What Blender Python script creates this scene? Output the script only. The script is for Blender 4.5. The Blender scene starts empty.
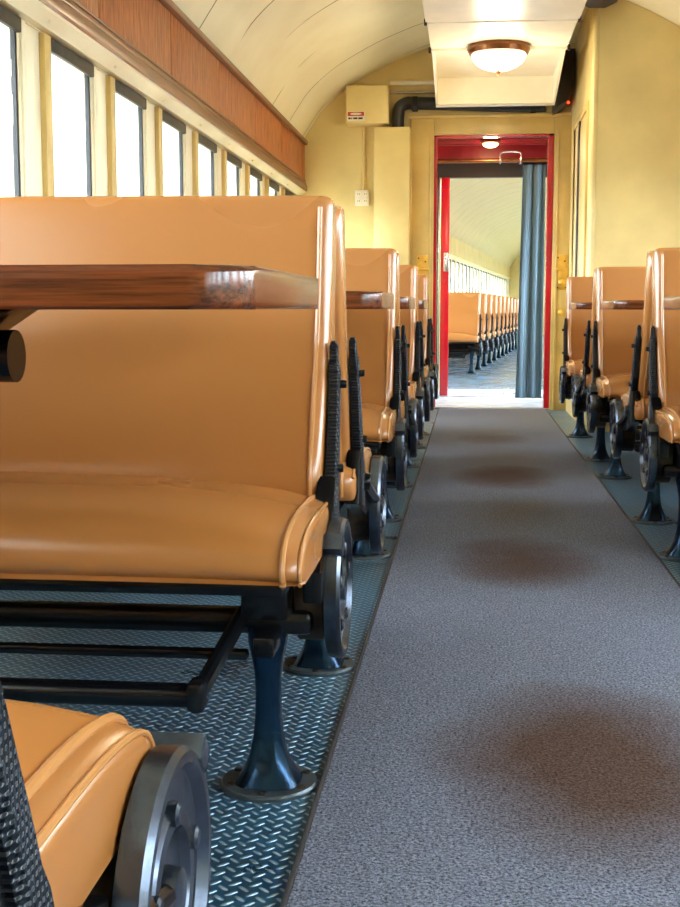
import bpy, bmesh, math, random
from mathutils import Vector, Matrix
random.seed(7)
PI = math.pi
SC = bpy.context.scene
COL = SC.collection

# ------------------------------------------------------------------ camera
CX = .165                      # centre line of the car
cam_d = bpy.data.cameras.new('camera')
cam = bpy.data.objects.new('camera', cam_d)
COL.objects.link(cam)
cam.location = (0, 0, .72)
cam.rotation_euler = (PI/2 - math.radians(6.645), 0, math.radians(5.94))
cam_d.sensor_fit = 'VERTICAL'
cam_d.sensor_height = 36
cam_d.lens = 1240/907*36
cam_d.clip_start = .02
cam_d.clip_end = 300
SC.camera = cam

# ------------------------------------------------------------------ world
W = bpy.data.worlds.new('World')
SC.world = W
W.use_nodes = True
bg = W.node_tree.nodes['Background']
bg.inputs['Color'].default_value = (.80, .91, 1.0, 1)
bg.inputs['Strength'].default_value = 32.0

def portal(name, loc, rot, sx, sy):
    l = bpy.data.lights.new(name, 'AREA')
    l.shape = 'RECTANGLE'; l.size = sx; l.size_y = sy
    l.cycles.is_portal = True
    o = bpy.data.objects.new(name, l); COL.objects.link(o)
    o.location = loc; o.rotation_euler = rot
    return o
portal('window_portal', (-1.46, 2.9, 1.22), (0, -PI/2, 0), .72, 12.2)
portal('window_portal', (1.79, 2.2, 1.22), (0, PI/2, 0), .72, 10.6)

vs = SC.view_settings
vs.view_transform = 'Standard'
vs.look = 'None'
vs.exposure = 0.0
vs.gamma = 1.0
vs.use_curve_mapping = False
SC.cycles.max_bounces = 12
SC.cycles.diffuse_bounces = 7
SC.cycles.glossy_bounces = 5
SC.cycles.transparent_max_bounces = 24
SC.cycles.sample_clamp_indirect = 12
SC.cycles.caustics_reflective = False
SC.cycles.caustics_refractive = False

# ------------------------------------------------------------------ materials
def node_mat(name):
    m = bpy.data.materials.new(name); m.use_nodes = True
    nt = m.node_tree
    return m, nt, nt.nodes['Principled BSDF']

def N(nt, t, **kw):
    n = nt.nodes.new(t)
    for k, v in kw.items():
        if k in n.inputs: n.inputs[k].default_value = v
        else: setattr(n, k, v)
    return n

def math_n(nt, op, a, b=None, c=None):
    n = nt.nodes.new('ShaderNodeMath'); n.operation = op
    for i, v in enumerate((a, b, c)):
        if v is None: continue
        if isinstance(v, (int, float)): n.inputs[i].default_value = v
        else: nt.links.new(v, n.inputs[i])
    return n.outputs[0]

def coords(nt, which='Object'):
    return nt.nodes.new('ShaderNodeTexCoord').outputs[which]

def world_pos(nt):
    return nt.nodes.new('ShaderNodeNewGeometry').outputs['Position']

def mixcol(nt, fac, a, b):
    n = nt.nodes.new('ShaderNodeMix'); n.data_type = 'RGBA'
    if isinstance(fac, (int, float)): n.inputs[0].default_value = fac
    else: nt.links.new(fac, n.inputs[0])
    for i, v in ((6, a), (7, b)):
        if isinstance(v, tuple): n.inputs[i].default_value = (*v[:3], 1)
        else: nt.links.new(v, n.inputs[i])
    return n.outputs[2]

def maprange(nt, v, a, b, c=0., d=1.):
    n = nt.nodes.new('ShaderNodeMapRange')
    nt.links.new(v, n.inputs[0])
    for i, x in enumerate((a, b, c, d)): n.inputs[i+1].default_value = x
    return n.outputs[0]

def bump(nt, bs, h, strength=.3, dist=.01):
    n = nt.nodes.new('ShaderNodeBump')
    n.inputs['Strength'].default_value = strength
    n.inputs['Distance'].default_value = dist
    nt.links.new(h, n.inputs['Height'])
    nt.links.new(n.outputs[0], bs.inputs['Normal'])

def noise(nt, vec, scale, detail=3., rough=.5, sx=None):
    if sx:
        mp = nt.nodes.new('ShaderNodeMapping'); mp.inputs['Scale'].default_value = sx
        nt.links.new(vec, mp.inputs[0]); vec = mp.outputs[0]
    n = N(nt, 'ShaderNodeTexNoise', Scale=scale, Detail=detail, Roughness=rough)
    nt.links.new(vec, n.inputs['Vector'])
    return n.outputs[0]

def paint(name, col, rough=.45, metal=0., var=.06, nscale=6., bumpy=0., coat=0.):
    m, nt, b = node_mat(name)
    f = noise(nt, coords(nt), nscale, 4.)
    c2 = tuple(max(0, x*(1-3*var)) for x in col)
    c3 = tuple(min(1, x*(1+2*var)) for x in col)
    nt.links.new(mixcol(nt, maprange(nt, f, .3, .7), c2, c3), b.inputs['Base Color'])
    b.inputs['Roughness'].default_value = rough
    b.inputs['Metallic'].default_value = metal
    b.inputs['Coat Weight'].default_value = coat
    b.inputs['Coat Roughness'].default_value = .15
    if name == 'black_iron': b.inputs['Specular IOR Level'].default_value = .35
    if bumpy: bump(nt, b, noise(nt, coords(nt), 60, 3.), bumpy, .004)
    return m

def wood(name, dark, light, rough=.3, axis=(1, 25, 25), coat=.3, scale=3.):
    m, nt, b = node_mat(name)
    v = coords(nt)
    f = noise(nt, v, scale, 6., .62, axis)
    g = noise(nt, v, scale*5, 3., .5, axis)
    k = math_n(nt, 'ADD', math_n(nt, 'MULTIPLY', f, .75), math_n(nt, 'MULTIPLY', g, .25))
    nt.links.new(mixcol(nt, maprange(nt, k, .36, .64), dark, light), b.inputs['Base Color'])
    b.inputs['Roughness'].default_value = rough
    b.inputs['Coat Weight'].default_value = coat
    b.inputs['Coat Roughness'].default_value = .12
    bump(nt, b, k, .05, .002)
    return m

def emit(name, col, strength):
    m = bpy.data.materials.new(name); m.use_nodes = True
    nt = m.node_tree; nt.nodes.clear()
    e = N(nt, 'ShaderNodeEmission', Strength=strength); e.inputs[0].default_value = (*col, 1)
    o = nt.nodes.new('ShaderNodeOutputMaterial'); nt.links.new(e.outputs[0], o.inputs[0])
    return m

def pane_mat():
    m = bpy.data.materials.new('pane_glass'); m.use_nodes = True
    nt = m.node_tree; nt.nodes.clear()
    t = nt.nodes.new('ShaderNodeBsdfTransparent'); t.inputs[0].default_value = (.97, .98, .98, 1)
    g = N(nt, 'ShaderNodeBsdfGlossy', Roughness=.03)
    lw = N(nt, 'ShaderNodeLayerWeight', Blend=.5)
    fr = nt.nodes.new('ShaderNodeMath'); fr.operation = 'MULTIPLY_ADD'
    pw = nt.nodes.new('ShaderNodeMath'); pw.operation = 'POWER'; pw.inputs[1].default_value = 5.
    nt.links.new(lw.outputs['Facing'], pw.inputs[0]); nt.links.new(pw.outputs[0], fr.inputs[0])
    fr.inputs[1].default_value = .5; fr.inputs[2].default_value = .03
    mx = nt.nodes.new('ShaderNodeMixShader')
    nt.links.new(fr.outputs[0], mx.inputs[0]); nt.links.new(t.outputs[0], mx.inputs[1]); nt.links.new(g.outputs[0], mx.inputs[2])
    o = nt.nodes.new('ShaderNodeOutputMaterial'); nt.links.new(mx.outputs[0], o.inputs[0])
    return m

def vinyl(name, col, rough=.33):
    m, nt, b = node_mat(name)
    v = coords(nt)
    f = noise(nt, v, 1.5, 0.)
    g = noise(nt, v, 3.5, 0.)
    k = math_n(nt, 'ADD', math_n(nt, 'MULTIPLY', f, .7), math_n(nt, 'MULTIPLY', g, .3))
    nt.links.new(mixcol(nt, maprange(nt, k, .15, .85), tuple(x*.90 for x in col), tuple(min(1, x*1.04) for x in col)), b.inputs['Base Color'])
    nt.links.new(maprange(nt, g, .1, .9, rough-.03, rough+.05), b.inputs['Roughness'])
    b.inputs['Specular IOR Level'].default_value = .6
    b.inputs['Coat Weight'].default_value = .22
    b.inputs['Coat Roughness'].default_value = .18
    bump(nt, b, noise(nt, v, 4., 0.), .12, .02)
    return m

def diamond_plate():
    m, nt, b = node_mat('diamond_plate')
    p = world_pos(nt)
    s = nt.nodes.new('ShaderNodeSeparateXYZ'); nt.links.new(p, s.inputs[0])
    x, y = s.outputs[0], s.outputs[1]
    P = .026
    u = math_n(nt, 'DIVIDE', math_n(nt, 'ADD', x, y), P)
    v = math_n(nt, 'DIVIDE', math_n(nt, 'SUBTRACT', x, y), P)
    par = math_n(nt, 'MODULO', math_n(nt, 'ADD', math_n(nt, 'ADD', math_n(nt, 'FLOOR', u), math_n(nt, 'FLOOR', v)), 4000.), 2.)
    a = math_n(nt, 'SUBTRACT', math_n(nt, 'FRACT', u), .5)
    c = math_n(nt, 'SUBTRACT', math_n(nt, 'FRACT', v), .5)
    def loz(a, c):
        q = math_n(nt, 'ADD', math_n(nt, 'POWER', math_n(nt, 'ABSOLUTE', math_n(nt, 'DIVIDE', a, .64)), 2.),
                   math_n(nt, 'POWER', math_n(nt, 'ABSOLUTE', math_n(nt, 'DIVIDE', c, .20)), 2.))
        return maprange(nt, q, 1., .1)
    l1, l2 = loz(a, c), loz(c, a)
    h = math_n(nt, 'ADD', math_n(nt, 'MULTIPLY', l1, par), math_n(nt, 'MULTIPLY', l2, math_n(nt, 'SUBTRACT', 1., par)))
    wear = noise(nt, p, 3., 5., .6)
    grime = mixcol(nt, maprange(nt, wear, .35, .68), (.022, .085, .16), (.06, .19, .33))
    nt.links.new(mixcol(nt, h, grime, (.42, .60, .74)), b.inputs['Base Color'])
    b.inputs['Metallic'].default_value = .55
    nt.links.new(maprange(nt, wear, .3, .7, .25, .42), b.inputs['Roughness'])
    bump(nt, b, h, .9, .004)
    return m

def carpet_mat():
    m, nt, b = node_mat('carpet_weave')
    p = world_pos(nt)
    s = nt.nodes.new('ShaderNodeSeparateXYZ'); nt.links.new(p, s.inputs[0])
    x, y = s.outputs[0], s.outputs[1]
    fine = noise(nt, p, 210., 3., .75)
    mid = noise(nt, p, 60., 3., .6)
    big = noise(nt, p, 2.2, 4., .6)
    base = mixcol(nt, maprange(nt, fine, .36, .64), (.020, .024, .036), (.31, .345, .475))
    base = mixcol(nt, math_n(nt, 'MULTIPLY', maprange(nt, mid, .3, .7), .35), base, (.105, .118, .165))
    # brown elliptical patches along the aisle, edges broken up by noise
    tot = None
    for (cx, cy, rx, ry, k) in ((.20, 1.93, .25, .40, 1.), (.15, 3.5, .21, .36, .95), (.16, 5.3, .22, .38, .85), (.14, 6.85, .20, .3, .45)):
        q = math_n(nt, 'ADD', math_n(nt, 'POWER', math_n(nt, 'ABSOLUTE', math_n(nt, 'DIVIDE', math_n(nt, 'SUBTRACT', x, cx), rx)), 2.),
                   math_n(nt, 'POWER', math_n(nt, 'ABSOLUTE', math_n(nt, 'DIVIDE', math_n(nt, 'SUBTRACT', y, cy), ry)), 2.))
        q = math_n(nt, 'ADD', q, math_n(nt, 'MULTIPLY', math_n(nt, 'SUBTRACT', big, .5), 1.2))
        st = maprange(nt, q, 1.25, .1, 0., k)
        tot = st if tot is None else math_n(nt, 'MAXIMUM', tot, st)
    brown_tone = mixcol(nt, maprange(nt, fine, .3, .7), (.010, .006, .004), (.13, .062, .032))
    nt.links.new(mixcol(nt, math_n(nt, 'MULTIPLY', tot, .9), base, brown_tone), b.inputs['Base Color'])
    b.inputs['Roughness'].default_value = .95
    b.inputs['Specular IOR Level'].default_value = .15
    bump(nt, b, math_n(nt, 'ADD', fine, mid), .5, .006)
    return m

def ceiling_mat(name='ceiling_panels', dark=(.80, .74, .52), light=(.87, .82, .60)):
    m, nt, b = node_mat(name)
    p = coords(nt)
    s = nt.nodes.new('ShaderNodeSeparateXYZ'); nt.links.new(p, s.inputs[0])
    f = math_n(nt, 'FRACT', math_n(nt, 'DIVIDE', math_n(nt, 'ADD', s.outputs[1], 20.), .68))
    d = math_n(nt, 'ABSOLUTE', math_n(nt, 'SUBTRACT', f, .5))
    line = maprange(nt, d, .012, .006)
    broken = maprange(nt, noise(nt, p, 1.8, 2.), .36, .44)
    line = math_n(nt, 'MULTIPLY', line, broken)
    n1 = noise(nt, p, 4., 4.)
    base = mixcol(nt, maprange(nt, n1, .3, .7), dark, light)
    nt.links.new(mixcol(nt, line, base, (.12, .10, .07)), b.inputs['Base Color'])
    b.inputs['Roughness'].default_value = .32
    bump(nt, b, math_n(nt, 'SUBTRACT', noise(nt, p, 1.6, 2.), math_n(nt, 'MULTIPLY', line, .5)), .35, .03)
    return m

def knurl_mat():
    m, nt, b = node_mat('knurled_iron')
    p = coords(nt)
    s = nt.nodes.new('ShaderNodeSeparateXYZ'); nt.links.new(p, s.inputs[0])
    u = math_n(nt, 'SINE', math_n(nt, 'MULTIPLY', math_n(nt, 'ADD', s.outputs[1], s.outputs[2]), 560.))
    v = math_n(nt, 'SINE', math_n(nt, 'MULTIPLY', math_n(nt, 'SUBTRACT', s.outputs[1], s.outputs[2]), 560.))
    h = math_n(nt, 'MULTIPLY', u, v)
    b.inputs['Base Color'].default_value = (.012, .018, .026, 1)
    b.inputs['Roughness'].default_value = .22
    b.inputs['Metallic'].default_value = .3
    bump(nt, b, h, .7, .003)
    return m

MT = {}
MT['vinyl'] = vinyl('tan_vinyl', (.43, .170, .044), .25)
MT['piping'] = vinyl('tan_piping', (.52, .235, .075), .26)
MT['iron'] = paint('black_iron', (.004, .0045, .006), .22, 0., .1, 20, .08, 0.)
MT['iron_worn'] = paint('worn_iron', (.095, .115, .155), .27, .85, .2, 25, .1)
MT['leg_iron'] = paint('leg_iron', (.012, .040, .085), .22, .75, .15, 25, .12)
MT['base_iron'] = paint('base_plate_iron', (.085, .11, .13), .35, .5, .15, 25, .12)
MT['knurl'] = knurl_mat()
MT['rust'] = paint('brown_iron', (.07, .042, .02), .5, .3, .2, 40, .1)
MT['steel'] = paint('bright_steel', (.55, .57, .6), .25, .9, .05)
MT['tablewood'] = wood('table_wood', (.028, .006, .002), (.19, .046, .012), .2, (1., 30, 30), .15)
MT['panelwood'] = wood('panel_wood', (.15, .034, .006), (.60, .195, .045), .55, (30, 30, 2.2), .0)
MT['trimwood'] = wood('trim_wood', (.13, .035, .012), (.26, .08, .025), .35, (20, 1, 20), .3)
MT['cream'] = paint('cream_paint', (.73, .58, .25), .35, 0, .04, 3, .04)
MT['rail'] = paint('pale_cream_paint', (.85, .80, .60), .3, 0, .04, 3, .04)
MT['gold'] = paint('ochre_paint', (.60, .43, .15), .35, 0, .06, 4, .04)
MT['ceiling'] = ceiling_mat()
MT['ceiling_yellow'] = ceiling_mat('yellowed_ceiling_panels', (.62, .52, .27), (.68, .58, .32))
MT['floor'] = diamond_plate()
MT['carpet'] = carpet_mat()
MT['carpet_edge'] = paint('carpet_binding', (.035, .03, .033), .8)
MT['rubber'] = paint('black_rubber', (.004, .0045, .005), .6)
MT['blind'] = paint('olive_blind', (.028, .022, .010), .6, 0, .15, 20)
MT['glass'] = pane_mat()
MT['unit'] = paint('unit_paint', (.86, .80, .66), .3, .0, .03, 4, .02)
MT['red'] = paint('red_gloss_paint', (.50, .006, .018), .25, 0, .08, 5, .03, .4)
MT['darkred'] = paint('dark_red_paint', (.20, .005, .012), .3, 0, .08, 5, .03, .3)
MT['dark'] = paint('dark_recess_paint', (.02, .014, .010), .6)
MT['pipe'] = paint('black_pipe', (.012, .013, .016), .3, 0, .1, 12, .0, .3)
MT['brass'] = paint('brass', (.72, .42, .07), .3, .5, .08, 20)
MT['bronze'] = paint('bronze', (.22, .085, .025), .3, .7, .08, 20)
MT['curtain'] = paint('blue_curtain', (.11, .20, .275), .75, 0, .03, 3)
MT['white'] = paint('white_plastic', (.80, .74, .58), .4, 0, .02)
MT['plate'] = paint('gangway_plate', (.42, .46, .52), .4, .1, .12, 8, .2)
MT['bluefloor'] = paint('blue_lino', (.17, .26, .37), .25, 0, .15, 5)
MT['signred'] = paint('sign_red', (.55, .06, .02), .5)
MT['signwhite'] = paint('sign_white', (.85, .80, .66), .5)
MT['signblack'] = paint('sign_black', (.03, .02, .01), .5)
MT['ground'] = paint('gravel', (.36, .35, .33), .9, 0, .15, 2)
MT['slate'] = paint('slate_grey_metal', (.045, .055, .07), .4, .3)
MT['lamp'] = emit('lamp_glow', (1.0, .86, .60), 9.)
MT['lamp_small'] = emit('small_lamp_glow', (1.0, .62, .25), 14.)
MT['redlamp'] = emit('red_indicator_glow', (1., .06, .02), 3.)

# ------------------------------------------------------------------ mesh helpers
def box(bm, lo, hi, bev=0., seg=2):
    lo, hi = [min(a, b) for a, b in zip(lo, hi)], [max(a, b) for a, b in zip(lo, hi)]
    t = bmesh.new()
    bmesh.ops.create_cube(t, size=1.)
    for v in t.verts:
        v.co = Vector([(lo[i]+hi[i])/2 + v.co[i]*(hi[i]-lo[i]) for i in range(3)])
    if bev: bmesh.ops.bevel(t, geom=t.edges[:], offset=bev, segments=seg, affect='EDGES', profile=.5)
    merge(bm, t)

def merge(bm, t, mtx=None):
    if mtx is not None: bmesh.ops.transform(t, matrix=mtx, verts=t.verts[:])
    me = bpy.data.meshes.new('tmp'); t.to_mesh(me); t.free()
    bm.from_mesh(me); bpy.data.meshes.remove(me)

def loft(bm, rings, cap=True, closed=True):
    vs = [[bm.verts.new(p) for p in r] for r in rings]
    n = len(rings[0])
    for a, b in zip(vs[:-1], vs[1:]):
        for i in range(n if closed else n-1):
            j = (i+1) % n
            bm.faces.new((a[i], a[j], b[j], b[i]))
    if cap and closed:
        bm.faces.new(vs[0][::-1]); bm.faces.new(vs[-1])
    return vs

def tube(bm, pts, r, n=12, cap=True):
    pts = [Vector(p) for p in pts]
    rs = r if isinstance(r, (list, tuple)) else [r]*len(pts)
    up = None; rings = []
    for i, p in enumerate(pts):
        d = (pts[min(i+1, len(pts)-1)] - pts[max(i-1, 0)]).normalized()
        if up is None: up = Vector((0, 0, 1)) if abs(d.z) < .9 else Vector((0, 1, 0))
        s = d.cross(up).normalized(); up = s.cross(d).normalized()
        rings.append([p + (s*math.cos(2*PI*k/n) + up*math.sin(2*PI*k/n))*rs[i] for k in range(n)])
    loft(bm, rings, cap)

def arc(c, r, a0, a1, n, plane='xy'):
    out = []
    for i in range(n+1):
        a = a0+(a1-a0)*i/n
        out.append((c[0]+r*math.cos(a), c[1]+r*math.sin(a)))
    return out

def lathe(bm, prof, n=28, axis='z', at=(0, 0, 0), square=0.):
    """prof: (radius, height) pairs; axis z or x"""
    rings = []
    for r, h in prof:
        ring = []
        for k in range(n):
            a = 2*PI*k/n
            rr = r
            if square:
                rr = r/((abs(math.cos(a))**4+abs(math.sin(a))**4)**.25)*square + r*(1-square)
            c, s = rr*math.cos(a), rr*math.sin(a)
            p = (c, s, h) if axis == 'z' else (h, c, s) if axis == 'x' else (c, h, s)
            ring.append(Vector(p)+Vector(at))
        rings.append(ring)
    loft(bm, rings)

def prism(bm, poly, z0, z1, bev=0., seg=3, plane='xy'):
    """extrude a polygon; plane 'xy' along z, 'yz' along x, 'xz' along y"""
    t = bmesh.new()
    def put(p, h):
        return (p[0], p[1], h) if plane == 'xy' else (h, p[0], p[1]) if plane == 'yz' else (p[0], h, p[1])
    a = [t.verts.new(put(p, z0)) for p in poly]; b = [t.verts.new(put(p, z1)) for p in poly]
    n = len(poly)
    for i in range(n): t.faces.new((a[i], a[(i+1) % n], b[(i+1) % n], b[i]))
    f0 = t.faces.new(a[::-1]); f1 = t.faces.new(b)
    if bev:
        es = list({e for f in (f0, f1) for e in f.edges})
        bmesh.ops.bevel(t, geom=es, offset=bev, segments=seg, affect='EDGES', profile=.5)
    merge(bm, t)

def smooth_path(pts, sub=6):
    """Catmull-Rom through points"""
    P = [Vector(p) for p in pts]; out = []
    for i in range(len(P)-1):
        p0, p1, p2, p3 = P[max(i-1, 0)], P[i], P[i+1], P[min(i+2, len(P)-1)]
        for k in range(sub):
            t = k/sub
            out.append(.5*((2*p1)+(p2-p0)*t+(2*p0-5*p1+4*p2-p3)*t*t+(3*p1-p0-3*p2+p3)*t**3))
    out.append(P[-1])
    return out

def to_mesh(name, bm, sharp=35):
    bmesh.ops.remove_doubles(bm, verts=bm.verts[:], dist=1e-6)
    bmesh.ops.recalc_face_normals(bm, faces=bm.faces[:])
    me = bpy.data.meshes.new(name); bm.to_mesh(me); bm.free()
    for p in me.polygons: p.use_smooth = True
    me.set_sharp_from_angle(angle=math.radians(sharp))
    return me

def obj(name, bm, mat, parent=None, label=None, sharp=35):
    me = bm if isinstance(bm, bpy.types.Mesh) else to_mesh(name, bm, sharp)
    if not me.materials: me.materials.append(MT[mat])
    o = bpy.data.objects.new(name, me); COL.objects.link(o)
    if parent is not None: o.parent = parent
    if label: o['label'] = label
    return o

def tag(o, label, cat, group=None, kind=None):
    o['label'] = label; o['category'] = cat
    if group: o['group'] = group
    if kind: o['kind'] = kind
    return o

def thing(name, label, cat, loc=(0, 0, 0), rotz=0., group=None):
    o = bpy.data.objects.new(name, None); COL.objects.link(o)
    o.empty_display_size = .1
    o.location = loc; o.rotation_euler = (0, 0, rotz)
    return tag(o, label, cat, group)

def struct(name, bm, mat, parent=None, mtx=None, label=None, sharp=35):
    o = obj(name, bm, mat, parent, label, sharp)
    if parent is None: o['kind'] = 'structure'
    if mtx is not None: o.matrix_world = mtx
    return o

def B(): return bmesh.new()

# ------------------------------------------------------------------ the car shell
XL, XR = CX-1.415, CX+1.415     # inner faces of the side walls
YE = 9.0                       # end wall
YB = -3.2                       # behind the camera
YP = 7.42                       # closet partition on the right
WIN_Z0, WIN_Z1 = .90, 1.52
WP, WW, W0 = .67, .43, 3.67     # window pitch, width, one window's near edge

ARCH = [(1.42, 1.86), (1.36, 1.93), (1.30, 2.02), (1.22, 2.13), (1.065, 2.265), (.87, 2.38), (.665, 2.475), (.4, 2.56), (0, 2.60)]
def arch_pts():
    half = smooth_path([(a, b, 0) for a, b in ARCH], 4)
    left = [(-p.x, p.y) for p in half]
    return left + [(p.x, p.y) for p in half[::-1]][1:]

def arch_z(off):
    pts = [(p.x, p.y) for p in smooth_path([(a, b, 0) for a, b in ARCH], 4)]
    off = abs(off)
    for (x1, z1), (x0, z0) in zip(pts[:-1], pts[1:]):
        if x0 <= off <= x1: return z0+(z1-z0)*(off-x0)/max(1e-6, x1-x0)
    return pts[0][1]

def ceiling(name, cx, y0, y1, mtx=None, mat='ceiling'):
    bm = B()
    pts = arch_pts()
    outer = [(x*1.06, z+.06) for x, z in pts]
    ny = 24
    rings = [[Vector((cx+x, y0+(y1-y0)*k/ny, z)) for x, z in pts + outer[::-1]] for k in range(ny+1)]
    loft(bm, rings)
    return struct(name, bm, mat, mtx=mtx, sharp=60)

def floor_slab(name, x0, x1, y0, y1, mat, mtx=None, z=0., th=.08):
    bm = B(); box(bm, (x0, y0, z-th), (x1, y1, z)); return struct(name, bm, mat, mtx=mtx)

win_count = [0]
def side_wall(name, xin, s, y0, y1, wins, mtx=None, detail=True, WW=WW):
    """s = -1 left, +1 right; wins = list of near edges"""
    out = xin + s*.16
    bm = B()
    box(bm, (xin, y0, 0), (out, y1, WIN_Z0))
    box(bm, (xin, y0, WIN_Z1), (out, y1, 2.02))
    ys = [y0] + [e for w in sorted(wins) for e in (w, w+WW)] + [y1]
    for a, b in zip(ys[0::2], ys[1::2]):
        box(bm, (xin+s*.006, a, WIN_Z0), (out, b, WIN_Z1))
        if detail and b-a < .4:
            box(bm, (xin-s*.002, a+.02, WIN_Z0), (xin+s*.02, a+.05, WIN_Z1), .002)
    wl = struct(name, bm, 'rail', mtx=mtx)
    for w in sorted(wins):
        win_count[0] += 1
        nm = 'window_%d' % win_count[0]
        f = B()
        xa, xb = xin+s*.008, xin+s*.022
        box(f, (xa, w, WIN_Z0), (xb, w+.022, WIN_Z1)); box(f, (xa, w+WW-.014, WIN_Z0), (xb, w+WW, WIN_Z1))
        box(f, (xa, w+.022, WIN_Z0), (xb, w+WW-.028, WIN_Z0+.03)); box(f, (xa, w+.022, WIN_Z1-.022), (xb, w+WW-.028, WIN_Z1))
        wo = struct(nm, f, 'rubber', mtx=mtx)
        p = B(); box(p, (xin+s*.013, w+.02, WIN_Z0+.025), (xin+s*.018, w+WW-.012, WIN_Z1-.02))
        obj('pane', p, 'glass', wo)
        if detail:
            h = B()
            box(h, (xin-s*.010, w+.002, WIN_Z1-.042), (xin+s*.007, w+WW-.002, WIN_Z1-.001), .004)
            obj('blind_roll', h, 'blind', wo)
            st = B()
            box(st, (xin-s*.012, w-.062, WIN_Z0), (xin+s*.01, w-.004, WIN_Z1-.001), .003)
            obj('sash_stop', st, 'gold', wo)
    return wl

# --- our car
floor_slab('floor', XL-.16, XR+.16, YB, YE+.1, 'floor')
ceiling('ceiling', CX, YB, YE+.1)
left_wins = [W0+WP*k for k in range(-9, 8)]
right_wins = [W0+WP*k for k in range(-9, 5)]
side_wall('wall_left', XL, -1, YB, YE+.1, left_wins)
side_wall('wall_right', XR, 1, YB, YE+.1, right_wins)
bm = B(); box(bm, (XL-.2, YB-.1, 0), (XR+.2, YB, 2.7)); struct('wall_back', bm, 'cream')

# letter board of varnished wood above the windows, its rails and the cream rail below
tn = [0]
def trim(bm, mat, mtx=None, label=None):
    tn[0] += 1
    return struct('trim_%d' % tn[0], bm, mat, mtx=mtx, label=label)
for s, xw in ((-1, XL), (1, XR)):
    ye = YE if s < 0 else YP
    bm = B()
    step = .97; y = 4.97-step*8; x = xw - s*.06
    while y < ye:
        a, b = max(y, YB), min(y+step, ye)
        if b-a > .02: box(bm, (x, a+.004, 1.60), (xw-s*.001, b-.004, 1.885), .004)
        y += step
    trim(bm, 'panelwood')
    bm = B()
    box(bm, (xw-s*.078, YB, 1.56), (xw-s*.001, ye, 1.60), .006)
    box(bm, (xw-s*.070, YB, 1.605), (xw-s*.061, ye, 1.622), .004)
    box(bm, (xw-s*.066, YB, 1.63), (xw-s*.061, ye, 1.64), .002)
    trim(bm, 'trimwood')
    bm = B()
    box(bm, (xw-s*.085, YB, 1.885), (xw-s*.001, ye, 1.915), .008)
    trim(bm, 'trimwood')
    bm = B()
    prism(bm, [(xw-s*.001, 1.522), (xw-s*.030, 1.522), (xw-s*.034, 1.530), (xw-s*.064, 1.552), (xw-s*.066, 1.5595), (xw-s*.001, 1.5595)], YB, ye, plane='xz')
    for k in range(-12, 13):
        yy = W0 + WP*k - .12
        if YB < yy < ye:
            lathe(bm, [(.006, 0), (.005, .003), (.001, .004)], 8, 'y', (xw-s*.045, yy, 1.536))
    trim(bm, 'rail')
    # rounded cove between letter board and ceiling
bm = B()
box(bm, (XL, YB, 0), (XL+.02, YE, .10), .004); struct('baseboard_left', bm, 'slate')
bm = B()
box(bm, (XR-.02, YB, 0), (XR, YP, .10), .004); struct('baseboard_right', bm, 'slate')

# --- end wall with the doorway
DX0, DX1, DZ = -.265, .574, 1.940
bm = B()
top = [(CX+x, z+.03) for x, z in arch_pts()]
def wall_with_arch(bm, x0, x1, y0, y1, zlow):
    xs = [x0+(x1-x0)*i/16 for i in range(17)]
    poly = [(x0, zlow), (x1, zlow)] + [(x, arch_z(x-CX)+.03) for x in xs[::-1]]
    prism(bm, poly, y0, y1, plane='xz')
wall_with_arch(bm, XL-.05, DX0, YE, YE+.1, 0)
wall_with_arch(bm, DX1, XR+.05, YE, YE+.1, 0)
wall_with_arch(bm, DX0, DX1, YE, YE+.1, DZ)
struct('wall_front', bm, 'cream')

# door casing
bm = B()
box(bm, (DX0-.165, YE-.035, 0), (DX0, YE, DZ+.128), .006)
box(bm, (DX1, YE-.035, 0), (DX1+.150, YE, DZ+.128), .006)
box(bm, (DX0, YE-.035, DZ), (DX1, YE, DZ+.128), .006)
for x0, x1 in ((DX0-.175, DX0-.155), (DX0-.035, DX0-.02), (DX1+.02, DX1+.035), (DX1+.14, DX1+.16)):
    box(bm, (x0, YE-.048, 0), (x1, YE-.03, DZ+.02), .004)
box(bm, (DX0-.18, YE-.055, DZ+.112), (DX1+.15, YE-.03, DZ+.136), .004)
trim(bm, 'gold')

# closet partition on the right: front face and aisle side with its framing
PXL = .690
bm = B()
xs = [PXL+(XR+.02-PXL)*i/16 for i in range(17)]
prism(bm, [(PXL, 0), (XR+.02, 0)] + [(x, arch_z(x-CX)+.03) for x in xs[::-1]], YP, YP+.05, plane='xz')
prism(bm, [(YP+.05, 0), (YE, 0), (YE, arch_z(PXL-CX)+.03), (YP+.05, arch_z(PXL-CX)+.03)], PXL, PXL+.05, plane='yz')
tube(bm, [(PXL+.012, YP+.012, 0), (PXL+.012, YP+.012, arch_z(PXL-CX))], .02, 14)
struct('wall_closet', bm, 'cream')
bm = B()
box(bm, (PXL-.012, YP+.25, .1), (PXL+.001, YP+.29, 1.95), .003)
box(bm, (PXL-.012, YP+1.2, .1), (PXL+.001, YP+1.24, 1.95), .003)
box(bm, (PXL-.012, YP+.29, 1.91), (PXL+.001, YP+1.2, 1.95), .003)
trim(bm, 'gold')
bm = B()
tube(bm, smooth_path([(PXL-.01, YP+.80, .1), (PXL-.01, YP+.80, 1.5), (PXL-.01, YP+.80, 1.80), (PXL-.01, YP+.74, 1.90)], 5), .007, 8)
tag(obj('conduit', bm, 'slate'), 'thin dark conduit rising up the cream closet side right of the doorway', 'conduit')

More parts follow.
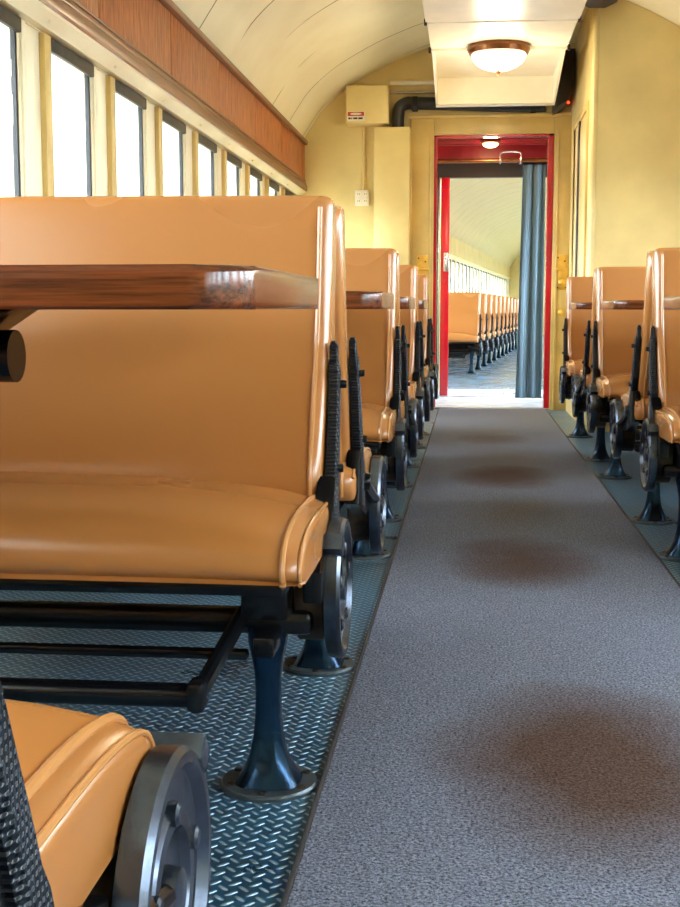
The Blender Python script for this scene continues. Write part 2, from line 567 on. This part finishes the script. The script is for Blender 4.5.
# ------------------------------------------------------------------ vestibule, gangway
YV = 10.15
for nm, xa, xb in (('wall_vestibule_left', XL-.06, XL), ('wall_vestibule_right', XR, XR+.06)):
    bm = B()
    ya, yb = YE+.1, YV
    box(bm, (xa, ya, 0), (xb, yb, .85)); box(bm, (xa, ya, 1.75), (xb, yb, 2.2))
    box(bm, (xa, ya, .85), (xb, ya+.14, 1.75)); box(bm, (xa, yb-.14, .85), (xb, yb, 1.75))
    wv = struct(nm, bm, 'red')
    bm = B(); xm = (xa+xb)/2; box(bm, (xm-.003, ya+.13, .84), (xm+.003, yb-.13, 1.76)); obj('pane', bm, 'glass', wv)
    portal('vestibule_window_portal', (xa-.02 if xa < 0 else xb+.02, (ya+yb)/2, 1.3), (0, -PI/2 if xa < 0 else PI/2, 0), .9, yb-ya-.28)
bm = B()
box(bm, (DX0, YE-.001, 0), (DX0+.022, YE+.1, DZ)); box(bm, (DX1-.040, YE-.001, 0), (DX1, YE+.1, DZ))
box(bm, (DX0, YE-.001, DZ-.012), (DX1, YE+.1, DZ))
trim(bm, 'red')
bm = B()
prism(bm, [(YE+.1, 1.965), (YV, 2.03), (YV, 2.09), (YE+.1, 2.09)], XL-.06, XR+.06, plane='yz')
for k in range(5):
    yy = YE+.2+k*.2
    box(bm, (DX0, yy, 1.955+.05*(yy-YE)/1.2), (DX1, yy+.02, 1.99+.05*(yy-YE)/1.2), .004)
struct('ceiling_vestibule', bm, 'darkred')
EX0, EX1, EZ = -.185, .605, 1.765
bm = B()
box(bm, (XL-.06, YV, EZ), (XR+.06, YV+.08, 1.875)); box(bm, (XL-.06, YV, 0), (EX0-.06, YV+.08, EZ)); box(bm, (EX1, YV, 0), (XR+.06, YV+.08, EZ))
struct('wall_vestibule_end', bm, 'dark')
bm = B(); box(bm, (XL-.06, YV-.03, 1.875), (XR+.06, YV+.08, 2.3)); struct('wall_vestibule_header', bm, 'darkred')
bm = B(); box(bm, (XL-.06, YE+.1, -.08), (XR+.06, YV+.08, 0)); struct('floor_vestibule', bm, 'plate')
# passage between the cars: low rails, roof left off so sky lights the plates
YF = 11.15
bm = B()
for a in (EX0-.18, EX1+.14):
    for z in (.35, .70, 1.05): tube(bm, [(a+.02, YV+.081, z), (a+.02, YF-.1, z)], .014, 10)
    for y0 in (YV+.10, YF-.12): tube(bm, [(a+.02, y0, -.05), (a+.02, y0, 1.05)], .016, 10)
struct('trim_gangway_rails', bm, 'iron')
bm = B()
box(bm, (EX0-.1, YV+.08, -.05), (EX1+.1, YV+.42, .012), .004)
box(bm, (EX0-.1, YV+.43, -.06), (EX1+.1, YF+.02, .004), .004)
gp = tag(obj('gangway_plate', bm, 'plate'), 'pale steel bridge plates lying between the two cars beyond the doorway', 'plate')
for k in range(9):
    b2 = B(); lathe(b2, [(.014, 0), (.012, .005), (.004, .007)], 10, 'z', (EX0+.05+k*.085, YV+.36, .012))
    obj('rivet', b2, 'dark', gp)
bm = B(); box(bm, (DX0+.0, YE-.03, 0), (DX1, YE+.02, .014), .004)
tag(obj('threshold_strip', bm, 'steel'), 'steel threshold strip across the floor under the red doorway', 'threshold')

# red sliding door leaf on the left of the vestibule
bm = B(); box(bm, (EX0-.055, YV-.06, .02), (EX0+.015, YV-.012, EZ-.005), .004)
d1 = struct('door_1', bm, 'red')
bm = B(); box(bm, (EX0-.03, YV-.067, 1.02), (EX0+.012, YV-.058, 1.17), .003); obj('lock_plate', bm, 'steel', d1)
bm = B(); tube(bm, smooth_path([(EX0-.012, YV-.062, 1.05), (EX0-.012, YV-.10, 1.06), (EX0-.012, YV-.10, 1.12), (EX0-.012, YV-.062, 1.14)], 5), .006, 8); obj('door_handle', bm, 'steel', d1)
bm = B(); box(bm, (EX0-.075, YV-.07, 0), (EX0-.058, YV-.001, EZ), .003); trim(bm, 'steel')

# header rod with two small clamps
bm = B(); tube(bm, [(XL+.0005, YV-.30, 1.86), (XR-.0005, YV-.30, 1.86)], .017, 12)
rod = tag(obj('curtain_rod', bm, 'bronze'), 'copper brown rod across the top of the red vestibule', 'rod')
bm = B(); tube(bm, smooth_path([(.22, YV-.315, 1.835), (.22, YV-.34, 1.86), (.22, YV-.335, 1.905), (.26, YV-.33, 1.92), (.34, YV-.33, 1.92), (.375, YV-.335, 1.905), (.375, YV-.34, 1.86), (.375, YV-.315, 1.835)], 4), .008, 8)
obj('handle', bm, 'steel', rod)

# curtain
bm = B()
rings = []
for iz in range(19):
    z = .012 + (1.84-.012)*iz/18
    t = iz/18
    x0 = .365+.035*t**.7; x1 = EX1-.03
    ring = []
    n = 60
    for i in range(n+1):
        u = i/n
        x = x0+(x1-x0)*u
        ring.append(Vector((x, YV-.16 + (.016+.010*(1-t))*math.sin(u*2*PI*2.6+.5*math.sin(z*2)) + .005*math.sin(u*2*PI*7), z)))
    for i in range(n, -1, -1):
        p = ring[i].copy(); p.y += .006; ring.append(p)
    rings.append(ring)
loft(bm, rings)
cur = tag(obj('curtain', bm, 'curtain', sharp=70), 'blue-grey curtain hanging gathered at the right side of the doorway', 'curtain')
b2 = B(); tube(b2, [(.36, YV-.16, 1.855), (EX1-.02, YV-.16, 1.855)], .012, 10)
obj('curtain_rail', b2, 'iron', cur)

# vestibule lamp
vl = thing('ceiling_lamp', 'small glowing ceiling lamp in the red vestibule', 'lamp', (.14, YE+.62, 1.975))
b2 = B(); lathe(b2, [(.075, .0), (.075, -.012), (.06, -.018)], 24); obj('base', b2, 'bronze', vl)
b2 = B(); lathe(b2, [(.058, -.018), (.055, -.030), (.035, -.043), (.008, -.048)], 24); obj('lamp_shade', b2, 'lamp_small', vl)
pl = bpy.data.lights.new('vestibule_bulb', 'POINT'); pl.energy = 7; pl.color = (1, .66, .36); pl.shadow_soft_size = .05
po = bpy.data.objects.new('vestibule_bulb', pl); COL.objects.link(po); po.location = (0, 0, -.10); po.parent = vl

# ------------------------------------------------------------------ the far car, turned on the curve
A2 = math.radians(-5.3)
FAR = Matrix.Translation((.20, 10.6, 0)) @ Matrix.Rotation(A2, 4, 'Z')
FL = 25.
floor_slab('floor_far_car', -1.6, 1.6, .5, FL, 'bluefloor', FAR)
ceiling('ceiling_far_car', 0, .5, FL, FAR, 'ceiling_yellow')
far_w = [1.2+WP*k for k in range(34)]
side_wall('wall_far_left', -1.415, -1, .55, FL, far_w, FAR, False, .52)
side_wall('wall_far_right', 1.415, 1, .55, FL, far_w, FAR, False, .52)
bm = B(); box(bm, (-1.5, FL, 0), (1.5, FL+.1, 2.7)); struct('wall_far_end', bm, 'cream', mtx=FAR)
bm = B()
for (x0, x1, z0, z1) in ((-1.5, -.50, 0, 2.7), (.50, 1.5, 0, 2.7), (-.50, .50, 1.95, 2.7)):
    box(bm, (x0, .46, z0), (x1, .55, z1))
struct('wall_far_front', bm, 'cream', mtx=FAR)
bm = B(); box(bm, (-1.415, .56, 1.56), (-1.36, FL, 1.60), .005); box(bm, (-1.43, .56, 1.60), (-1.40, FL, 1.90)); trim(bm, 'cream', FAR)
for s in (-1, 1):
    p = portal('far_window_portal', (0, 0, 0), (0, 0, 0), .72, 23.)
    p.matrix_world = FAR @ Matrix.Translation((s*1.63, 12.7, 1.22)) @ Matrix.Rotation(s*PI/2, 4, 'Y')

# ground outside
bm = B(); box(bm, (-60, -60, -1.5), (60, 90, -1.3)); struct('ground', bm, 'ground')

# ------------------------------------------------------------------ carpet runner
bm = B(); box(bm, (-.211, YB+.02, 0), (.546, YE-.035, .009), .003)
cr = tag(obj('carpet_runner', bm, 'carpet'), 'dusty grey carpet runner along the aisle with brown patches', 'carpet')
for x0, x1 in ((-.219, -.2105), (.5455, .553)):
    b2 = B(); box(b2, (x0, YB+.02, 0), (x1, YE-.035, .010), .003)
    obj('edge_binding', b2, 'carpet_edge', cr)

# ------------------------------------------------------------------ benches
BL = .985
def bench_meshes(sg, f, kind):
    """meshes in the bench's own frame: lx into the wall, ly forward, z up"""
    away = kind != 'cam'
    wheel_y = .17 if away else -.085
    ped_y = -.10 if away else -.01
    near = kind == 'away_near'
    adx, ady = (-.006, .035) if near else (0, 0)
    M = Matrix(((sg, 0, 0, 0), (0, f, 0, 0), (0, 0, 1, 0), (0, 0, 0, 1)))
    out = []
    def add(name, mat, bm, label=None, parent=None, sharp=35):
        bmesh.ops.transform(bm, matrix=M, verts=bm.verts[:])
        out.append((name, mat, to_mesh(name, bm, sharp), label, parent))
    # cushion
    cs = [(-.205, .357), (.18, .359), (.212, .368), (.224, .385), (.212, .425), (.175, .452), (.09, .468), (-.03, .468), (-.15, .458), (-.205, .44), (-.215, .39)]
    def ring(x, k, fr=0., ins=0.):
        pts = []
        for y, z in cs:
            zz = .357 + (z-.357)*k - (fr if z < .36 else 0)
            pts.append(Vector((x, y*(1-ins), zz)))
        P = smooth_path([(p.x, p.y, p.z) for p in pts]+[tuple(pts[0])], 4)
        return P[:-1]
    stations = [(.0, .50, .0, .10), (.003, .57, .0, .05), (.010, .62, .0, .02), (.022, .665, .0, .005), (.035, .70, .0, 0), (.08, .79, .0, 0), (.16, .885, 0, 0), (.30, .96, 0, 0), (.5, 1., 0, 0), (.75, .98, 0, 0), (.93, .88, 0, 0), (.965, .78, 0, .01), (.98, .6, 0, .06)]
    bm = B(); loft(bm, [ring(*s) for s in stations]); add('seat', 'vinyl', bm, sharp=60)
    bm = B()
    r = ring(.027, .685, .0, -.006)
    top = [p+Vector((0, 0, .002)) for p in r if p.z > .361]
    # order the visible run of the seam from rear bottom over the crown to the front bottom
    k0 = max(range(len(r)), key=lambda i: (r[i]-r[(i+1) % len(r)]).length)
    n = len(r); seq = [r[(i) % n] for i in range(5, n-1)]
    tube(bm, [p*1. for p in seq], .0045, 8); add('piping', 'piping', bm, parent='seat')
    bm = B()
    r = ring(.005, .60, .0, .03); seq = [r[i] for i in range(6, n-6)]
    tube(bm, seq, .003, 8); add('piping', 'piping', bm, parent='seat')
    # backrest
    bk = [(-.110, .415, .055), (-.112, .47, .075), (-.145, .55, .088), (-.195, .65, .096), (-.225, .75, .105), (-.242, .84, .105), (-.250, .885, .095), (-.262, .905, .065)]
    def back_section(x, ins):
        fr = [(y-ins*.4, z-(ins*.2 if z > .88 else 0)) for y, z, t in bk]
        re = [(y-t+ins*.4, z-(ins*.2 if z > .88 else 0)+(-.004 if z > .9 else 0)) for y, z, t in bk]
        pts = [(x+.015, y, z) for y, z in fr] + [(x+.015, y, z) for y, z in re[::-1]]
        return smooth_path(pts+[pts[0]], 3)[:-1]
    bm = B()
    loft(bm, [back_section(*s) for s in ((0., .040), (.003, .022), (.010, .008), (.022, .001), (.04, 0), (.5, -.012), (.90, 0), (.94, .01), (.96, .035), (.965, .06))])
    add('backrest', 'vinyl', bm, sharp=60)
    fr_pts = [(.033, y+.001, z) for y, z, t in bk[:-1]]
    bm = B(); tube(bm, smooth_path(fr_pts, 4), .004, 8); add('piping', 'piping', bm, parent='backrest')
    re_pts = [(.033, y-t-.001, z) for y, z, t in bk[:-1]]
    bm = B(); tube(bm, smooth_path(re_pts, 4), .004, 8); add('piping', 'piping', bm, parent='backrest')
    # iron arm on the aisle end, up the side of the back
    bm = B()
    ay = -.16
    path = smooth_path([(.004, -.10, .34), (.003, -.130, .43), (.003, -.165, .52), (.004, -.195, .60), (.006, -.212, .668)], 6)
    path = [p+Vector((adx, ady, 0)) for p in path]
    rings = []
    m = len(path)
    for i, p in enumerate(path):
        t = i/(m-1)
        hw = .019*(1-.40*t); hx = .013*(1-.3*t)
        if t > .84: hw *= .72; hx *= .75
        if t > .96: hw *= .6; hx *= .6
        if i in (4, 5, 19): hw *= 1.18; hx *= 1.12
        d = (path[min(i+1, m-1)]-path[max(i-1, 0)]).normalized()
        s = Vector((1, 0, 0)); u = d.cross(s).normalized()
        rings.append([p+s*a*hx+u*b*hw for a, b in ((-1, -.6), (-.6, -1), (.6, -1), (1, -.6), (1, .6), (.6, 1), (-.6, 1), (-1, .6))])
    loft(bm, rings)
    add('back_arm', 'knurl', bm)
    for z, y in () if near else ((.60, -.197), (.47, -.145)):
        bm = B(); lathe(bm, [(.006, -.020), (.007, -.017), (.007, -.004)], 10, 'x', (.004+adx, y+ady, z))
        add('bolt', 'iron', bm, parent='back_arm')
    # linkage bracket below the arm
    bm = B()
    prism(bm, [(-.20, .35), (-.03, .30), (.06, .30), (.06, .345), (-.06, .385), (-.12, .46), (-.17, .45)], -.006, .022, .004, 2, 'yz')
    tube(bm, smooth_path([(-.010, -.10, .375), (-.014, (-.10+wheel_y)/2-.02, .335), (-.018, wheel_y-.02, .30)], 4), [.011]*8+[.010], 10)
    lathe(bm, [(.016, -.020), (.019, -.014), (.019, .01)], 14, 'x', (0, -.10, .38))
    add('hinge_bracket', 'iron', bm)
    # round cast disc at the aisle end
    wz, wr = .292, .108
    bm = B()
    prof = [(wr-.012, .022), (wr, .018), (wr, .0), (wr-.004, -.005), (wr-.012, -.005), (wr-.017, .004), (wr-.040, .006), (wr-.045, .0), (wr-.058, .0), (wr-.062, .007), (.022, .007), (.020, -.004), (.004, -.006)]
    lathe(bm, prof, 40, 'x', (-.022, wheel_y, wz))
    for k in range(5):
        a = PI/2+2*PI*k/5
        c = Vector((-.022, wheel_y+.062*math.cos(a), wz+.062*math.sin(a)))
        lathe(bm, [(.009, .006), (.009, -.003), (.006, -.005)], 10, 'x', c)
    a0 = .85
    prism(bm, [(wheel_y+wr*math.cos(t)*q, wz+wr*math.sin(t)*q) for q, t in ((.94, a0-.18), (1.14, a0-.16), (1.14, a0+.06), (.94, a0+.10))], -.03, .03, .003, 2, 'yz')
    add('pivot_disc', 'iron_worn', bm)
    bm = B(); lathe(bm, [(.078, .0), (.082, .006), (.082, .045), (.06, .05)], 30, 'x', (-.002, wheel_y, wz))
    add('drum', 'rust', bm, parent='pivot_disc')
    # under-seat frame: four rails, cross bars
    bm = B()
    box(bm, (.030, .165, .341), (.97, .200, .360), .004)
    box(bm, (.030, -.20, .335), (.97, -.165, .362), .004)
    box(bm, (.030, -.17, .335), (.060, .17, .362), .004)
    box(bm, (.30, -.17, .335), (.33, .17, .362), .004); box(bm, (.66, -.17, .335), (.69, .17, .362), .004); box(bm, (.045, ped_y-.06, .27), (.115, ped_y+.06, .338), .006)
    box(bm, (.015, ped_y-.022, .238), (.985, ped_y+.022, .274), .010)
    box(bm, (.10, ped_y+.070, .218), (.985, ped_y+.090, .232), .004)
    box(bm, (.06, ped_y-.02, .225), (.09, ped_y+.10, .255), .004)
    add('seat_frame', 'iron', bm)
    # foot rest bar with links
    bm = B()
    fy = .205
    tube(bm, [(.15, fy, .205), (.97, fy, .205)], .0165, 14)
    add('foot_rest', 'iron', bm)
    for x in (.145, .80):
        bm = B()
        box(bm, (x-.012, fy-.022, .185), (x+.012, fy+.022, .228), .008)
        tube(bm, [(x, fy, .205), (x-.03, ped_y+.03, .275)], .012, 10)
        add('foot_rest_link', 'iron', bm, parent='foot_rest')
    # cast pedestal with flared foot on a bolted round plate
    for x in (.084, .93):
        bm = B()
        lathe(bm, [(.050, .010), (.046, .016), (.037, .030), (.028, .052), (.0225, .080), (.0195, .115), (.019, .150), (.0205, .180), (.025, .205), (.029, .225), (.030, .250)], 28, 'z', (x, ped_y, 0), .75)
        add('leg', 'leg_iron', bm, sharp=50)
        bm = B()
        lathe(bm, [(.074, 0.0), (.074, .005), (.071, .0085), (.03, .010)], 36, 'z', (x, ped_y, 0))
        add('base_plate', 'base_iron', bm, parent='leg')
        for k in range(6 if x < .5 else 0):
            bm = B(); a = PI/6+k*PI/3
            lathe(bm, [(.0065, .0075), (.0065, .0115), (.003, .0125)], 8, 'z', (x+.061*math.cos(a), ped_y+.061*math.sin(a), 0))
            add('bolt', 'dark', bm, parent='base_plate')
    # bracket on the wall side
    bm = B(); box(bm, (.955, -.20, .22), (1.0, .20, .30), .006); add('wall_bracket', 'iron', bm)
    return out

BENCH = {}
def bench(side, kind, yc, label, group, xa=None, root_mtx=None, name='bench_seat'):
    sg = -1 if side == 'left' else 1
    f = -1 if kind == 'cam' else 1
    key = (sg, kind)
    if key not in BENCH: BENCH[key] = bench_meshes(sg, f, kind)
    x = xa if xa is not None else (-.212 if side == 'left' else .545)
    t = thing(name, label, 'bench seat', (x, yc, 0), 0, group)
    if root_mtx is not None: t.matrix_world = root_mtx @ Matrix.Translation((x, yc, 0))
    last = {}
    for nm, mat, me, lb, par in BENCH[key]:
        o = obj(nm, me, mat, last[par] if par else t, lb)
        last[nm] = o
    return t

GL, GR = 'tan bench seats left of the aisle', 'tan bench seats right of the aisle'
LEFT = [('away_near', .68, 'tan vinyl bench seat cut off by the bottom left corner, only its cushion end showing'),
        ('cam', 1.79, 'largest tan vinyl bench seat, facing us behind the nearest wooden table'),
        ('away', 2.53, 'tan bench seat turned away, back to back with the largest bench'),
        ('cam', 3.57, 'tan bench seat facing us behind the second table on the left of the aisle'),
        ('away', 4.31, 'bench seat turned away, back to back with the second left bench facing us'),
        ('cam', 5.02, 'tan bench seat facing us behind the third table on the left of the aisle'),
        ('away', 5.76, 'bench seat turned away, back to back with the third left bench facing us'),
        ('cam', 6.50, 'last tan bench seat facing us on the left, nearest the red doorway'),
        ('away', 7.24, 'bench seat turned away behind the last left bench facing us')]
RIGHT = [('cam', 3.63, 'tan bench seat facing us, cut by the right edge of the photo'),
         ('away', 4.36, 'bench seat turned away, back to back with the bench at the right edge'),
         ('cam', 5.37, 'middle tan bench seat facing us on the right of the aisle, against the closet wall'),
         ('away', 6.09, 'bench seat turned away, back to back with the middle right bench facing us'),
         ('cam', 7.08, 'farthest small tan bench seat on the right, beside the doorway casing')]
for i, (k, y, lb) in enumerate(LEFT): bench('left', k, y, lb, GL, -.232 if i == 0 else None)
for k, y, lb in RIGHT: bench('right', k, y, lb, GR)
y = 3.25; i = 0
ords = ['nearest', 'second', 'third', 'fourth', 'fifth', 'sixth', 'seventh', 'eighth', 'ninth', 'tenth', 'eleventh']
while i < 11:
    bench('left', 'cam', y, '%s tan bench seat of the row seen through the doorway in the next car' % ords[i], 'bench seats in the next car', -.395, FAR)
    y += .87; i += 1

# ------------------------------------------------------------------ tables
def table(side, y0, y1, label, th=.045, zb=.7195):
    sg = -1 if side == 'left' else 1
    xa = -.222 if side == 'left' else .552
    xw = XL+.02 if side == 'left' else XR-.02
    t = thing('table', label, 'table', (xa, (y0+y1)/2, 0), 0, 'wooden tables between the benches')
    L = abs(xw-xa); hd = (y1-y0)/2; r = .06
    poly = [(L, -hd), (r, -hd)] + [(r+r*math.cos(a), -hd+r+r*math.sin(a)) for a in [(-PI/2)-PI/2*k/8 for k in range(1, 9)]] + \
           [(r+r*math.cos(a), hd-r+r*math.sin(a)) for a in [PI-PI/2*k/8 for k in range(0, 9)]] + [(L, hd)]
    poly = [(sg*x, y) for x, y in poly]
    bm = B(); prism(bm, poly, zb, zb+th, .008, 4); obj('tabletop', bm, 'tablewood', t, sharp=45)
    bm = B()
    tube(bm, [(sg*.360, 0, zb-.060), (sg*(L+.0), 0, zb-.060)], .034, 20); obj('support_pipe', bm, 'iron', t)
    bm = B()
    prism(bm, [(sg*.345, zb), (sg*.40, zb-.035), (sg*L, zb-.035), (sg*L, zb)], -.05, .05, .003, 2, 'xz'); obj('bracket', bm, 'iron', t)
    bm = B(); box(bm, (sg*(L-.005), -.09, zb-.17), (sg*(L+.018), .09, zb-.02), .004); obj('wall_plate', bm, 'iron', t)
table('left', 1.225, 1.885, 'nearest and largest wooden table, crossing the left bench at eye level')
table('left', 3.12, 3.72, 'second wooden table on the left, in front of the second bench facing us')
table('left', 4.56, 5.15, 'third wooden table on the left of the aisle, small in the distance')
table('left', 6.06, 6.64, 'farthest wooden table on the left, just before the red doorway')
table('right', 3.1, 3.72, 'wooden table cut by the right edge of the photo', .036, .718)
table('right', 4.86, 5.46, 'wooden table across the middle right bench, with a pale gleaming corner', .036, .718)
table('right', 6.6, 7.16, 'small farthest wooden table on the right, beside the doorway casing', .036, .718)

# ------------------------------------------------------------------ air unit and its lamp on the ceiling
au = thing('air_conditioner', 'long cream air conditioning housing hanging from the ceiling above the doorway', 'air conditioner', (.150, 7.5, 2.220))
def hw(y): return .395
bm = B()
def slab(y0, y1, z0, z1, inset=0.):
    a, b = hw(y0)-inset, hw(y1)-inset
    lo = [Vector((-a, y0, z0)), Vector((a, y0, z0)), Vector((b, y1, z0)), Vector((-b, y1, z0))]
    hi = [p+Vector((0, 0, z1-z0)) for p in lo]
    loft(bm, [lo, hi])
slab(-1.6, -.72, 0, .30, -.006); slab(-.72, 0, .012, .30, .0); slab(0, 1.02, .026, .295, .008)
obj('housing', bm, 'unit', au)
for yy in (-.72, 0):
    bm = B(); box(bm, (-hw(yy), yy-.012, -.006), (hw(yy), yy+.008, .014), .002); obj('seam_strip', bm, 'unit', au)
for s in (-1, 1):
    bm = B()
    prism(bm, [(.02, .03), (1.02, .03), (1.02, -.15), (.93, -.15)], s*(hw(.6)-.018), s*(hw(.6)-.004), plane='yz'); obj('side_skirt', bm, 'unit', au)
    for yy in (-.72, 0):
        bm = B(); box(bm, (s*(hw(yy)-.002), yy-.02, -.012), (s*(hw(yy)+.014), yy+.012, .02), .003); obj('clip', bm, 'dark', au)
bm = B(); prism(bm, [(1.02, .03), (1.00, .03), (.985, -.145), (.96, -.155), (1.02, -.162)], -hw(1.1)+.004, hw(1.1)-.004, plane='yz'); obj('end_plate', bm, 'unit', au)

dl = thing('dome_lamp', 'glowing glass dome lamp with bronze rim under the air conditioning housing', 'lamp', (.148, 7.46, 2.222))
bm = B(); lathe(bm, [(.15, .012), (.178, .010), (.182, -.010), (.170, -.036), (.155, -.04)], 40); obj('rim', bm, 'bronze', dl)
bm = B()
lathe(bm, [(.158, -.034)]+[(.158*math.cos(a), -.036-.094*math.sin(a)) for a in [PI/2*k/10 for k in range(1, 10)]], 40); obj('lamp_shade', bm, 'lamp', dl)
bm = B(); lathe(bm, [(.010, -.128), (.013, -.136), (.008, -.146), (.010, -.152), (.002, -.160)], 14); obj('finial', bm, 'bronze', dl)
pl = bpy.data.lights.new('dome_bulb', 'POINT'); pl.energy = 16; pl.color = (1, .82, .55); pl.shadow_soft_size = .12
po = bpy.data.objects.new('dome_bulb', pl); COL.objects.link(po); po.location = (0, 0, -.30); po.parent = dl

# dark things round the unit
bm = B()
prism(bm, [(PXL-.135, 2.20), (PXL-.135, 2.44), (PXL-.012, 2.44), (PXL-.015, 2.22), (PXL-.06, 2.10), (PXL-.135, 2.055)], 8.60, YE-.002, .01, 2, 'xz')  # dark block stands in for the shadow in the gap beside the housing
tag(obj('shade_gap_block', bm, 'dark'), 'dark brown filler standing for the shaded gap between air conditioning housing and closet wall', 'duct')
bm = B()
tube(bm, smooth_path([(-.52, YE-.06, 1.99), (-.52, YE-.06, 2.06), (-.508, YE-.06, 2.125), (-.46, YE-.06, 2.155), (-.38, YE-.06, 2.155), (.1, YE-.06, 2.135), (.40, YE-.06, 2.125), (.50, YE-.06, 2.125)], 6), .045, 16)
bp = tag(obj('drain_pipe', bm, 'pipe'), 'thick black pipe with an elbow running under the air conditioning housing', 'pipe')
for x in (-.40, .05, .42):
    b2 = B(); lathe(b2, [(.048, -.02), (.053, -.018), (.053, .018), (.048, .02)], 18, 'x', (x, YE-.06, 2.150-.05*max(0, x))); obj('pipe_clamp', b2, 'rubber', bp)
bm = B(); tube(bm, [(-.578, YE-.03, 2.30), (-.26, YE-.03, 2.30)], .018, 12)
tag(obj('thin_pipe', bm, 'unit'), 'thin pale pipe above the black pipe, left of the air conditioning housing', 'pipe')
bm = B(); tube(bm, smooth_path([(-.578, YE-.03, 2.235), (-.40, YE-.03, 2.235), (-.26, YE-.03, 2.235)], 4), .010, 10)
tag(obj('thin_pipe', bm, 'steel'), 'thin steel pipe between the pale pipe and the black elbow', 'pipe')
bm = B()
cyl = [(1.0, 0), (1.0, .20)]
prism(bm, [(.60+x, 2.44+z) for x, z in ((.0, 0), (.05, -.028), (.14, -.03), (.205, .0), (.225, .06), (.20, .10), (.0, .10))], 6.60, 7.38, .012, 3, 'xz')
tag(obj('ceiling_duct', bm, 'slate'), 'dark slate grey rounded duct end at the top beside the housing', 'duct')
bm = B(); box(bm, (.70, 7.9, 2.36), (PXL-.002, 8.6, 2.52), .006)
tag(obj('junction_cover', bm, 'unit'), 'pale metal cover between the housing and the closet wall', 'cover')

# electrical box, raceway, outlet
eb = thing('electrical_box', 'cream electrical box with a small red warning label high on the end wall', 'electrical box', (-.730, YE-.001, 2.008))
bm = B(); box(bm, (-.150, -.16, 0), (.150, 0, .262), .006); obj('case', bm, 'cream', eb)
bm = B(); box(bm, (-.144, -.166, .006), (.144, -.159, .256), .004); obj('lid', bm, 'cream', eb)
ws = B(); box(ws, (-.138, -.169, .016), (-.012, -.1655, .082)); lab = obj('warning_label', ws, 'signwhite', eb, 'red and white warning label')
b2 = B(); box(b2, (-.134, -.170, .050), (-.020, -.1685, .078))
obj('red_band', b2, 'signred', lab)
b2 = B(); prism(b2, [(-.077+.040*math.cos(a), .064+.008*math.sin(a)) for a in [2*PI*k/20 for k in range(20)]], -.1708, -.1695, plane='xz'); obj('white_oval', b2, 'signwhite', lab)
b2 = B()
for a, b in ((-.130, -.114), (-.110, -.103), (-.096, -.066), (-.060, -.030)): box(b2, (a, -.170, .028), (b, -.1685, .040))
obj('black_lettering', b2, 'signblack', lab)
wo = thing('wall_outlet', 'white four-socket outlet at the foot of a thin conduit on the end wall', 'outlet', (-.775, YE-.001, 1.452))
bm = B(); box(bm, (-.052, -.034, 0), (.052, 0, .112), .006); obj('cover_plate', bm, 'white', wo)
for x in (-.024, .024):
    for z in (.032, .08):
        b2 = B(); lathe(b2, [(.017, -.0335), (.017, -.038), (.006, -.038)], 16, 'y', (x, 0, z)); so = obj('socket', b2, 'rail', wo)
        for dx in (-.006, .006):
            b3 = B(); box(b3, (x+dx-.0015, -.0395, z-.004), (x+dx+.0015, -.0375, z+.008)); obj('slot', b3, 'signblack', so)
bm = B(); tube(bm, [(-.765, YE-.016, 1.565), (-.765, YE-.016, 2.007)], .011, 10)
tag(obj('conduit', bm, 'cream'), 'thin cream conduit linking the electrical box to the white outlet', 'conduit')
bm = B(); box(bm, (-.683, YE-.14, 0), (-.432, YE-.001, 1.985), .008)
ca = tag(obj('pipe_casing', bm, 'cream'), 'tall plain cream casing standing left of the doorway', 'casing')
bm = B(); box(bm, (-.69, YE-.145, 0), (-.425, YE-.142, .09)); obj('kick_strip', bm, 'slate', ca)

# brass catches either side of the doorway
for i, (x, lb) in enumerate(((DX0-.075, 'brass door catch on the casing left of the red doorway'), (DX1+.068, 'brass door catch on the casing right of the red doorway'))):
    c = thing('door_catch', lb, 'door catch', (x, YE-.036, .855), 0, 'brass catches of the doorway')
    bm = B(); box(bm, (-.042, -.006, .0), (.042, 0, .245), .003)
    obj('back_plate', bm, 'brass', c)
    bm = B(); box(bm, (-.05, -.022, .135), (.05, -.005, .152), .003); obj('hinge_bar', bm, 'brass', c)
    bm = B(); prism(bm, [(-.02, .14), (.02, .14), (.026, .04), (.0, .02), (-.026, .04)], -.020, -.010, .003, 2, 'xz'); obj('hasp', bm, 'brass', c)
    bm = B(); lathe(bm, [(.012, -.012), (.014, -.03), (.024, -.04), (.024, -.05), (.012, -.058)], 16, 'y', (0, 0, .05)); obj('knob', bm, 'brass', c)
    for xx, zz in ((-.028, .225), (.02, .20), (-.028, .015), (.028, .015)):
        bm = B(); lathe(bm, [(.006, -.005), (.006, -.008), (.002, -.009)], 8, 'y', (xx, 0, zz)); obj('screw', bm, 'dark', c)
bm = B(); lathe(bm, [(.012, 0), (.012, -.02), (.022, -.03), (.022, -.042), (.01, -.05)], 16, 'y', (DX1+.065, YE-.034, .695))
tag(obj('door_stop', bm, 'brass'), 'small round brass stop knob low on the casing right of the doorway', 'knob')
il = thing('indicator_lamp', 'tiny red indicator light above the right end of the door casing', 'indicator lamp', (.665, YE-.004, 2.15))
bm = B(); lathe(bm, [(.017, 0), (.017, -.008), (.012, -.012)], 16, 'y'); obj('bezel', bm, 'bronze', il)
bm = B(); lathe(bm, [(.012, -.010), (.010, -.016), (.003, -.020)], 14, 'y'); obj('lens', bm, 'redlamp', il)
